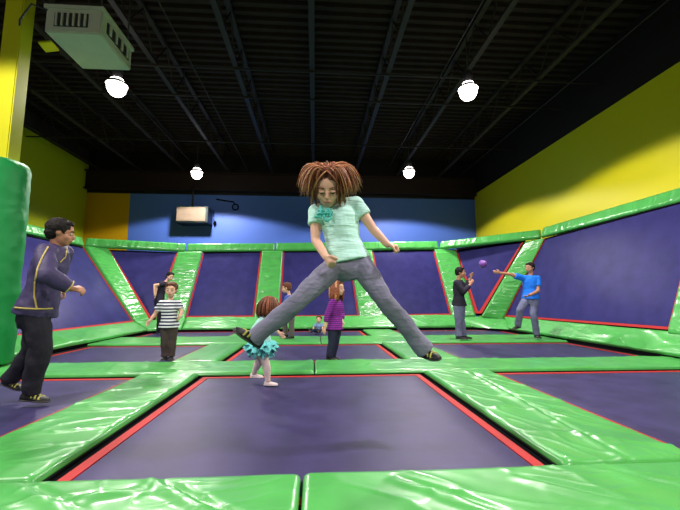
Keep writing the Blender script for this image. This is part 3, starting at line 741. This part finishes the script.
def flying_hair(t, hp, hh, hs, hf, hu, mats):
    rnd = random.Random(5)
    bm = bmesh.new(); ell(bm, hp(0, -.06, .19), (hs, hf, hu), (.41 * hh, .44 * hh, .40 * hh), 26, 18)
    h = remesh(bm, 'hair', [mats[0]], t, .006, 2, .02 * hh, 8 / hh)
    bm = bmesh.new()
    N = 430
    for i in range(N):
        # azimuth around the head: 0 = face; leave the face itself clear
        az = rnd.uniform(-PI, PI)
        if abs(az) < .62: az = math.copysign(.62 + rnd.uniform(0, .5), az)
        sx, fy = math.sin(az), math.cos(az)
        lift = rnd.uniform(.0, 1.0); ln = rnd.uniform(.85, 1.1)
        r0 = .10 + .26 * rnd.random()
        root = (sx * r0, fy * r0 * .8 - .02, .62 - .35 * r0)
        out = .50 + .27 * lift
        k1 = (sx * (.30 + .12 * lift), fy * (.34 + .08 * lift) - .04, .60 + .22 * lift)
        k2 = (sx * out * 1.04, fy * out * .85 - .04, .36 + .36 * lift)
        endr = out * (1.0 + .42 * (lift - .35)); zz = -.24 * ln + .30 * lift - .15 * (1 - lift)
        k3 = (sx * endr + rnd.uniform(-.07, .07), fy * endr * .85 - .04, zz + rnd.uniform(-.13, .12))
        if lift < .4: k3 = (sx * .40, fy * .42, -.40 + rnd.uniform(-.1, .12))
        P = [V(root), V(k1), V(k2), V(k3)]; pts = []
        for s in range(9):
            u = s / 8
            q = P[0] * ((1 - u) ** 3) + P[1] * (3 * u * (1 - u) ** 2) + P[2] * (3 * u * u * (1 - u)) + P[3] * (u ** 3)
            pts.append(hp(*q))
        r = rnd.uniform(.012, .028) * hh
        n0 = len(bm.faces)
        tube(bm, pts, [r * .7, r, r * 1.15, r * 1.2, r * 1.15, r * 1.0, r * .8, r * .55, r * .2], 6, True, .5)
        bm.faces.ensure_lookup_table(); mi = rnd.choices((0, 1, 2), (.35, .4, .25) if lift < .5 else (.2, .4, .4))[0]
        for f in bm.faces[n0:]: f.material_index = mi
    # swept fringe framing the forehead
    for sgn in (-1, 1):
        for i in range(26):
            u0 = rnd.random()
            P = [V((sgn * .02, .22 + .10 * rnd.random(), .55)), V((sgn * (.12 + .1 * u0), .46, .50 - .03 * u0)), V((sgn * (.38 + .06 * rnd.random()), .36, .18)), V((sgn * (.44 + .08 * u0), .22, -.30 - .15 * rnd.random()))]
            pts = []
            for s in range(9):
                u = s / 8
                q = P[0] * ((1 - u) ** 3) + P[1] * (3 * u * (1 - u) ** 2) + P[2] * (3 * u * u * (1 - u)) + P[3] * (u ** 3)
                pts.append(hp(*q))
            r = rnd.uniform(.018, .032) * hh; n0 = len(bm.faces)
            tube(bm, pts, [r * .7, r, r * 1.1, r * 1.1, r, r * .9, r * .8, r * .5, r * .2], 6, True, .5)
            bm.faces.ensure_lookup_table(); mi = rnd.choices((0, 1, 2), (.3, .5, .2))[0]
            for f in bm.faces[n0:]: f.material_index = mi
    obj('strands', bm, mats, h)

def Jp(Y, **k):
    """joints given as image points with an offset in depth"""
    return {n: onY(p[0], p[1], Y + (p[2] if len(p) > 2 else 0)) for n, p in k.items()}

# --- the jumping girl -------------------------------------------------
Y = 2.25; H = 1.22
J = Jp(Y, head=(328.5, 188.5, -.05), neck=(332, 206, .03), sR=(316, 212, .02), sL=(356, 204, .02),
       eR=(315.5, 240, -.02), wR=(326, 257, -.14), eL=(373.5, 230, .0), wL=(387.5, 244.5, -.06),
       hR=(337, 264, .01), hL=(359, 262, .01), kR=(298, 301, -.06), kL=(384, 299, -.08), aR=(257, 336, .0), aL=(422.5, 347, .0),
       heelR=(258.5, 347.5, .03), toeR=(233, 330, -.06), heelL=(419.5, 354.5, .05), toeL=(440.5, 360, -.09))
J['base'] = V((J['hR'].x * .5 + J['hL'].x * .5, Y, 0.5))
girl, G = person('person', 'girl in mint top and grey jeans jumping in mid air with legs spread', H, J,
       (-.12, -.80, -.52), (-.06, -.50, .84),
       dict(hair=[HBROWN, HRED, HBLOND], style='flying', lids=True, hh=.215, pants=GREYJ, flare=.043, poff=.007, top=MINT, sleeve=.46, topz=.02, toff=.010, waist=.02, shoes=SHOEB, strap=OLIVE, hem=.02, pwr=.006, twr=.004), vox=.0055,
       hands={'R': dict(d=(.25, -.35, -.5), pn=(.6, .3, .1), th=(0, -.7, .5), curl=(1.2, 1.4, .9)), 'L': dict(d=(.9, -.25, -.25), pn=(-.1, .1, -.9), th=(0, -1, .1), curl=(1.0, 1.2, .8))})
# ruffled flower on the chest
bm = bmesh.new(); rnd = random.Random(3)
fc = onY(323.5, 215, Y - .085)
for i in range(26):
    c = fc + V((rnd.uniform(-.042, .048), rnd.uniform(-.006, .01), rnd.uniform(-.032, .038))); a = rnd.uniform(0, PI)
    ell(bm, c, (V((math.cos(a), .3, math.sin(a))).normalized(), V((-math.sin(a), .2, math.cos(a))).normalized(), V((0, 1, 0))), (.022, .009, .012), 10, 6)
tag(obj('chest_ruffle', bm, TEALF, girl), 'teal ruffled flower')

# --- teenager on the left ----------------------------------------------
Y = 3.25; H = 1.50
J = Jp(Y, head=(60, 233, .0), neck=(56, 245, .0), sR=(46, 253, -.12), sL=(63, 253, .15), eR=(46, 275, -.26), wR=(71, 288.5, -.14), eL=(56, 275, .26), wL=(57, 289, .30),
       hR=(34, 312, -.07), hL=(38, 312, .08), kR=(41, 346, -.06), kL=(33, 349, .08), aR=(31, 391, -.03), aL=(12, 378, .10), heelR=(21, 400, -.03), toeR=(49, 402, -.03), heelL=(2, 384, .1), toeL=(22, 391, .1))
J['base'] = V((J['aR'].x, Y, 0))
teen, T = person('person', 'teenager in a navy jacket with gold piping walking beside the padded column', H, J, (.85, .42, -.1), (.12, 0, 1),
       dict(hair=[HBLACK], style='short', skin=SKINB, hh=.215, pants=DKPANT, flare=.040, poff=.018, top=NAVYJ, topname='jacket', sleeve=1.93, topz=-.04, toff=.03, shoes=SHOEB, strap=OLIVE, waist=.1, twr=.008, pwr=.008), vox=.008,
       hands={'R': dict(d=(1, .3, -.15), pn=(-.2, .6, -.8), th=(0, 0, 1), curl=(1.0, 1.0, .7)), 'L': dict(d=(.6, .3, -.5), pn=(-.8, -.5, -.5), th=(0, 0, 1), curl=(.9, .9, .7))})
def piping(par, pts, r=.006):
    bm = bmesh.new(); tube(bm, pts, r, 6); return bm
jk = [c for c in teen.children if c.name.startswith('jacket')][0]
def on_surface(o, root, pts, r, name, m, off=.003, sub=10):
    """thin cord laid along a garment: project points onto its mesh"""
    from mathutils.bvhtree import BVHTree
    base = parent_loc(root)
    me = o.data; bt = BVHTree.FromPolygons([v.co for v in me.vertices], [p.vertices[:] for p in me.polygons])
    out = []
    for i in range(len(pts) - 1):
        for s in range(sub):
            q = lerp(pts[i], pts[i + 1], s / sub) - base
            eye = O - base; d = (q - eye).normalized()
            h = bt.ray_cast(eye, d)
            if h[0] is None: h = bt.find_nearest(q)
            out.append(h[0] + h[1] * off + base)
    if len(out) > 1:
        bm = bmesh.new(); tube(bm, out, r, 6)
        par = o; me2 = bpy.data.meshes.new(name); bmesh.ops.recalc_face_normals(bm, faces=bm.faces); bm.to_mesh(me2); bm.free()
        c = bpy.data.objects.new(name, me2); COL.objects.link(c); c.parent = o; me2.materials.append(m)
        me2.transform(Matrix.Translation(-base)); return c
def pix(Y, *pts): return [onY(x, y, Y) for x, y in pts]
on_surface(jk, teen, pix(3.1, (48, 247), (43, 256), (38, 268), (35, 284), (34.5, 297), (37, 309)), .006, 'piping', PIPE)
on_surface(jk, teen, pix(3.1, (67, 248), (65, 257), (59, 263)), .005, 'piping', PIPE)
on_surface(jk, teen, pix(3.1, (15, 307.5), (25, 308.5), (35, 309), (45, 309), (53, 308.5)), .007, 'piping', PIPE)
# gold cuff line
bm = bmesh.new(); e, w = T['J']['eR'], T['J']['wR']; c = lerp(e, w, .90); d = (w - e).normalized(); a, b = frame_of(d)
tube(bm, [c + a * (.056 * math.cos(q * PI / 8)) + b * (.056 * math.sin(q * PI / 8)) for q in range(17)], .005, 6, False); obj('cuff_piping', bm, PIPE, teen)

# --- boy in the striped shirt --------------------------------------------
Y = 5.5; H = 1.14
J = Jp(Y, head=(171.3, 290, -.02), neck=(170.5, 299, .02), sR=(161.5, 303.5), sL=(177.5, 303.5), eR=(155, 314, .02), wR=(150.5, 320, -.02), eL=(181.5, 312), wL=(179.5, 317, -.12),
       hR=(165.5, 325.5), hL=(173, 325.5), kR=(165, 341, -.02), kL=(172, 341, .0), aR=(165, 355.3), aL=(171, 355.0))
J['base'] = V((J['aR'].x, Y, 0))
person('person', 'boy in navy and white striped shirt and brown trousers standing at left', H, J, (.12, -.97, -.2), (.03, -.08, 1),
       dict(hair=[HBROWN], style='short', hh=.205, pants=BRPANT, flare=.042, poff=.012, top=STRW, sleeve=.62, topz=-.10, toff=.016, shoes=SHOEB, fd=(.1, -1, 0)), vox=.008)

# --- child in dark clothes behind him ------------------------------------
Y = 9.2; H = 1.25
J = Jp(Y, head=(170, 276.5, .0), neck=(166.5, 281.5), sR=(161, 283, .1), sL=(165.5, 284, -.14), eR=(157, 287, .2), wR=(156, 296, .2), eL=(154.5, 285, -.2), wL=(154.5, 293, -.2),
       hR=(158, 302, .07), hL=(160, 302, -.07), kR=(160, 316, .02), kL=(163, 316, -.1), aR=(158.5, 330.3, .05), aL=(163, 330.5, -.08))
J['base'] = V((J['aR'].x, Y, 0))
person('person', 'child in dark clothes leaning forward behind the boy in striped shirt', H, J, (.75, -.55, -.25), (.35, -.1, 1),
       dict(hair=[HBLACK], style='short', skin=SKIN, hh=.20, pants=DKPANT, top=BLKJ, sleeve=.55, topz=-.05, toff=.014, shoes=SHOEB, fd=(.9, -.3, 0)), vox=.012)

# --- toddler dancer ----------------------------------------------------------
Y = 3.82; H = .90
J = Jp(Y, head=(269.5, 308), neck=(266, 316.5), sR=(262.5, 320, -.07), sL=(268, 320, .07), eR=(255, 328, -.1), wR=(251, 334, -.16), eL=(273.5, 328, .1), wL=(279, 333, .1),
       hR=(262, 348, -.035), hL=(264.5, 348, .04), kR=(266, 363.5, -.04), kL=(259.5, 360, .04), aR=(268, 380.5, -.03), aL=(254, 373, .12))
J['base'] = V((J['aR'].x, Y, 0))
tod, D_ = person('person', 'small child with auburn bob, teal tutu and pale tights walking on the centre mat', H, J, (.75, .62, -.12), (.05, 0, 1),
       dict(hair=[HBROWN, HRED], style='bob', hh=.195, pants=PALE, flare=.024, poff=.005, top=TEAL2, sleeve=1.5, topz=-.05, toff=.010, shoes=PINKS, sole=PINKS, fd=(.96, -.15, 0), pwr=.002), vox=.006)
bm = bmesh.new(); c = onY(261.5, 341, Y); n = 72
for lay, (zt, r1, zb) in enumerate(((.0, .135, -.10), (.01, .16, -.085), (-.02, .12, -.115), (.015, .15, -.06))):
    rs = []
    for k in range(8):
        u = k / 7; ring = []
        for q in range(n):
            a = 2 * PI * q / n; w = 1 + .13 * u * math.sin(a * (11 + lay * 2) + lay) + .09 * u * noise.noise(V((a * 3, lay, u)))
            r = (.062 + (r1 - .062) * u ** .75) * w
            ring.append(c + V((r * math.cos(a), r * math.sin(a), zt + zb * u ** 1.3 + .02 * math.sin(a * 9 + lay * 2) * u)))
        rs.append(ring)
    rings(bm, rs, False)
    rings(bm, [[p + V((0, 0, -.003)) for p in r] for r in rs], False)
obj('tutu', bm, TUTU, tod)

# --- girl in the purple top -----------------------------------------------
Y = 5.3; H = 1.16
J = Jp(Y, head=(337.5, 288.5), neck=(336, 298), sR=(332.5, 302.5, -.10), sL=(339.5, 303, .09), eR=(327.5, 315, -.13), wR=(325, 327, -.14), eL=(341.5, 314, .1), wL=(342, 322, .02),
       hR=(333, 326.5, -.05), hL=(337, 326.5, .05), kR=(332, 342, -.05), kL=(335.5, 342, .04), aR=(329.5, 356, -.05), aL=(332.5, 355.3, .06))
J['base'] = V((J['aR'].x, Y, 0))
person('person', 'girl with auburn hair in a purple striped top and navy trousers standing sideways', H, J, (.80, -.52, -.05), (0, 0, 1),
       dict(hair=[HRED, HBLOND], style='long', hh=.205, pants=NAVYP, flare=.040, poff=.008, top=PURP, sleeve=1.6, topz=-.12, toff=.013, shoes=SHOEB, fd=(.75, -.5, 0)), vox=.008)

# --- kid in blue, behind the dancer ------------------------------------------
Y = 7.55; H = 1.16
J = Jp(Y, head=(286.8, 288), neck=(289, 294.5), sR=(287, 297.5, .10), sL=(291, 297.5, -.10), eR=(284, 306, .14), wR=(281, 311, .1), eL=(291, 307, -.14), wL=(285.5, 311, -.12),
       hR=(288, 314, .05), hL=(291.5, 314, -.05), kR=(284.5, 324, .05), kL=(291.5, 325, -.05), aR=(286, 334.4, .08), aL=(291.8, 335.6, -.02))
J['base'] = V((J['aL'].x, Y, .055))
person('person', 'kid in blue shirt and grey trousers half hidden behind the jumping leg', H, J, (-.85, .1, -.1), (-.1, 0, 1),
       dict(hair=[HBROWN], style='short', hh=.20, pants=GREYP, top=BLUEK, sleeve=.6, topz=-.05, toff=.013, shoes=SHOEB, fd=(-.9, -.2, 0)), vox=.010)

# --- seated toddler at the back ------------------------------------------------
Y = 9.1; H = .78
J = Jp(Y, head=(319, 319.5, -.02), neck=(318.5, 323), sR=(315.8, 324.3, .0), sL=(321.2, 324.2), eR=(313.5, 327.5, -.05), wR=(313, 330.5, -.12), eL=(322.5, 327.5, -.05), wL=(322, 330.5, -.12),
       hR=(316.5, 330.6, .03), hL=(320, 330.6, .03), kR=(313.5, 330.2, -.12), kL=(320.5, 329.8, -.16), aR=(310.5, 331.8, -.18), aL=(319, 331.8, -.24))
J['base'] = V((J['hR'].x, Y, 0))
for q in 'RL':
    A = J['a' + q]; J['heel' + q] = A + V((0, -.01, -.02)); J['toe' + q] = A + V((-.04, -.04, .075))
person('person', 'toddler in pale blue sitting on the far mat beside the girl in purple', H, J, (-.2, -.95, -.1), (0, 0, 1),
       dict(hair=[HBROWN], style='short', hh=.17, pants=NAVYP, flare=.03, poff=.006, top=LTBLUE, sleeve=.8, topz=-.03, toff=.010, shoes=SHOEB), vox=.008)

# --- boy in the dark jacket, waiting for the ball ----------------------------------
Y = 7.2; H = 1.47
J = Jp(Y, head=(460.3, 272.8), neck=(458.5, 279), sR=(456.5, 283, -.12), sL=(460.5, 283, .12), eR=(464, 291.5, -.18), wR=(470, 284.8, -.16), eL=(465.5, 288, .16), wL=(470, 278.5, .12),
       hR=(458, 305, -.06), hL=(460.5, 305, .06), kR=(459, 320.5, -.06), kL=(461, 320, .06), aR=(459, 335.3, -.06), aL=(463.5, 335.0, .08))
J['base'] = V((J['aR'].x, Y, .055))
person('person', 'boy in a dark jacket and blue jeans with both hands raised for the ball', H, J, (.86, -.48, -.02), (0, 0, 1),
       dict(hair=[HBLACK], style='short', skin=SKINB, hh=.205, pants=BLUEJ, flare=.042, poff=.014, top=BLKJ, topname='jacket', sleeve=1.85, topz=-.04, toff=.018, shoes=SHOEB, fd=(.9, -.4, 0)), vox=.010,
       hands={'R': dict(d=(.5, 0, .7), pn=(.3, .9, .2), th=(-.5, 0, .6), curl=(.25, .3, .2)), 'L': dict(d=(.4, 0, .8), pn=(.3, -.9, .2), th=(-.5, 0, .6), curl=(.25, .3, .2))})

# --- boy in the bright blue shirt, throwing ---------------------------------------------
Y = 7.2; H = 1.47
J = Jp(Y, head=(530, 268), neck=(531, 274), sR=(522.5, 278, .02), sL=(537.5, 278.5, -.02), eR=(510, 274.3, .0), wR=(500, 272.8, .0), eL=(538, 291, -.10), wL=(529, 295.5, -.22),
       hR=(527, 298, .04), hL=(534, 298, -.04), kR=(520, 310, .0), kL=(533.5, 314, -.05), aR=(518, 324.5, .12), aL=(536.5, 334.0, .0))
J['base'] = V((J['aL'].x, Y, .055))
J['fdL'] = V((-.15, -1, 0)); J['fdR'] = V((-.85, -.4, -.12))
person('person', 'boy in bright blue shirt and jeans stepping and stretching one arm to the ball', H, J, (-.90, -.35, -.08), (-.05, 0, 1),
       dict(hair=[HBLACK], style='short', skin=SKINB, hh=.20, pants=BLUEJ, flare=.040, poff=.010, top=BLUET, sleeve=.62, topz=-.06, toff=.016, shoes=SHOEB, strap=None), vox=.010)


# ------------------------------------------------------------------ world and view
w = bpy.data.worlds.new('world'); SC.world = w; w.use_nodes = True
w.node_tree.nodes['Background'].inputs[0].default_value = (.5, .45, .5, 1); w.node_tree.nodes['Background'].inputs[1].default_value = .02
SC.view_settings.view_transform = 'Standard'; SC.view_settings.look = 'None'; SC.view_settings.gamma = 1; SC.view_settings.use_curve_mapping = False
SC.view_settings.exposure = 0.0
SC.cycles.max_bounces = 8; SC.cycles.diffuse_bounces = 5
try: SC.cycles.use_denoising = True; SC.cycles.denoiser = 'OPENIMAGEDENOISE'
except Exception: pass
SC.cycles.sample_clamp_indirect = 6
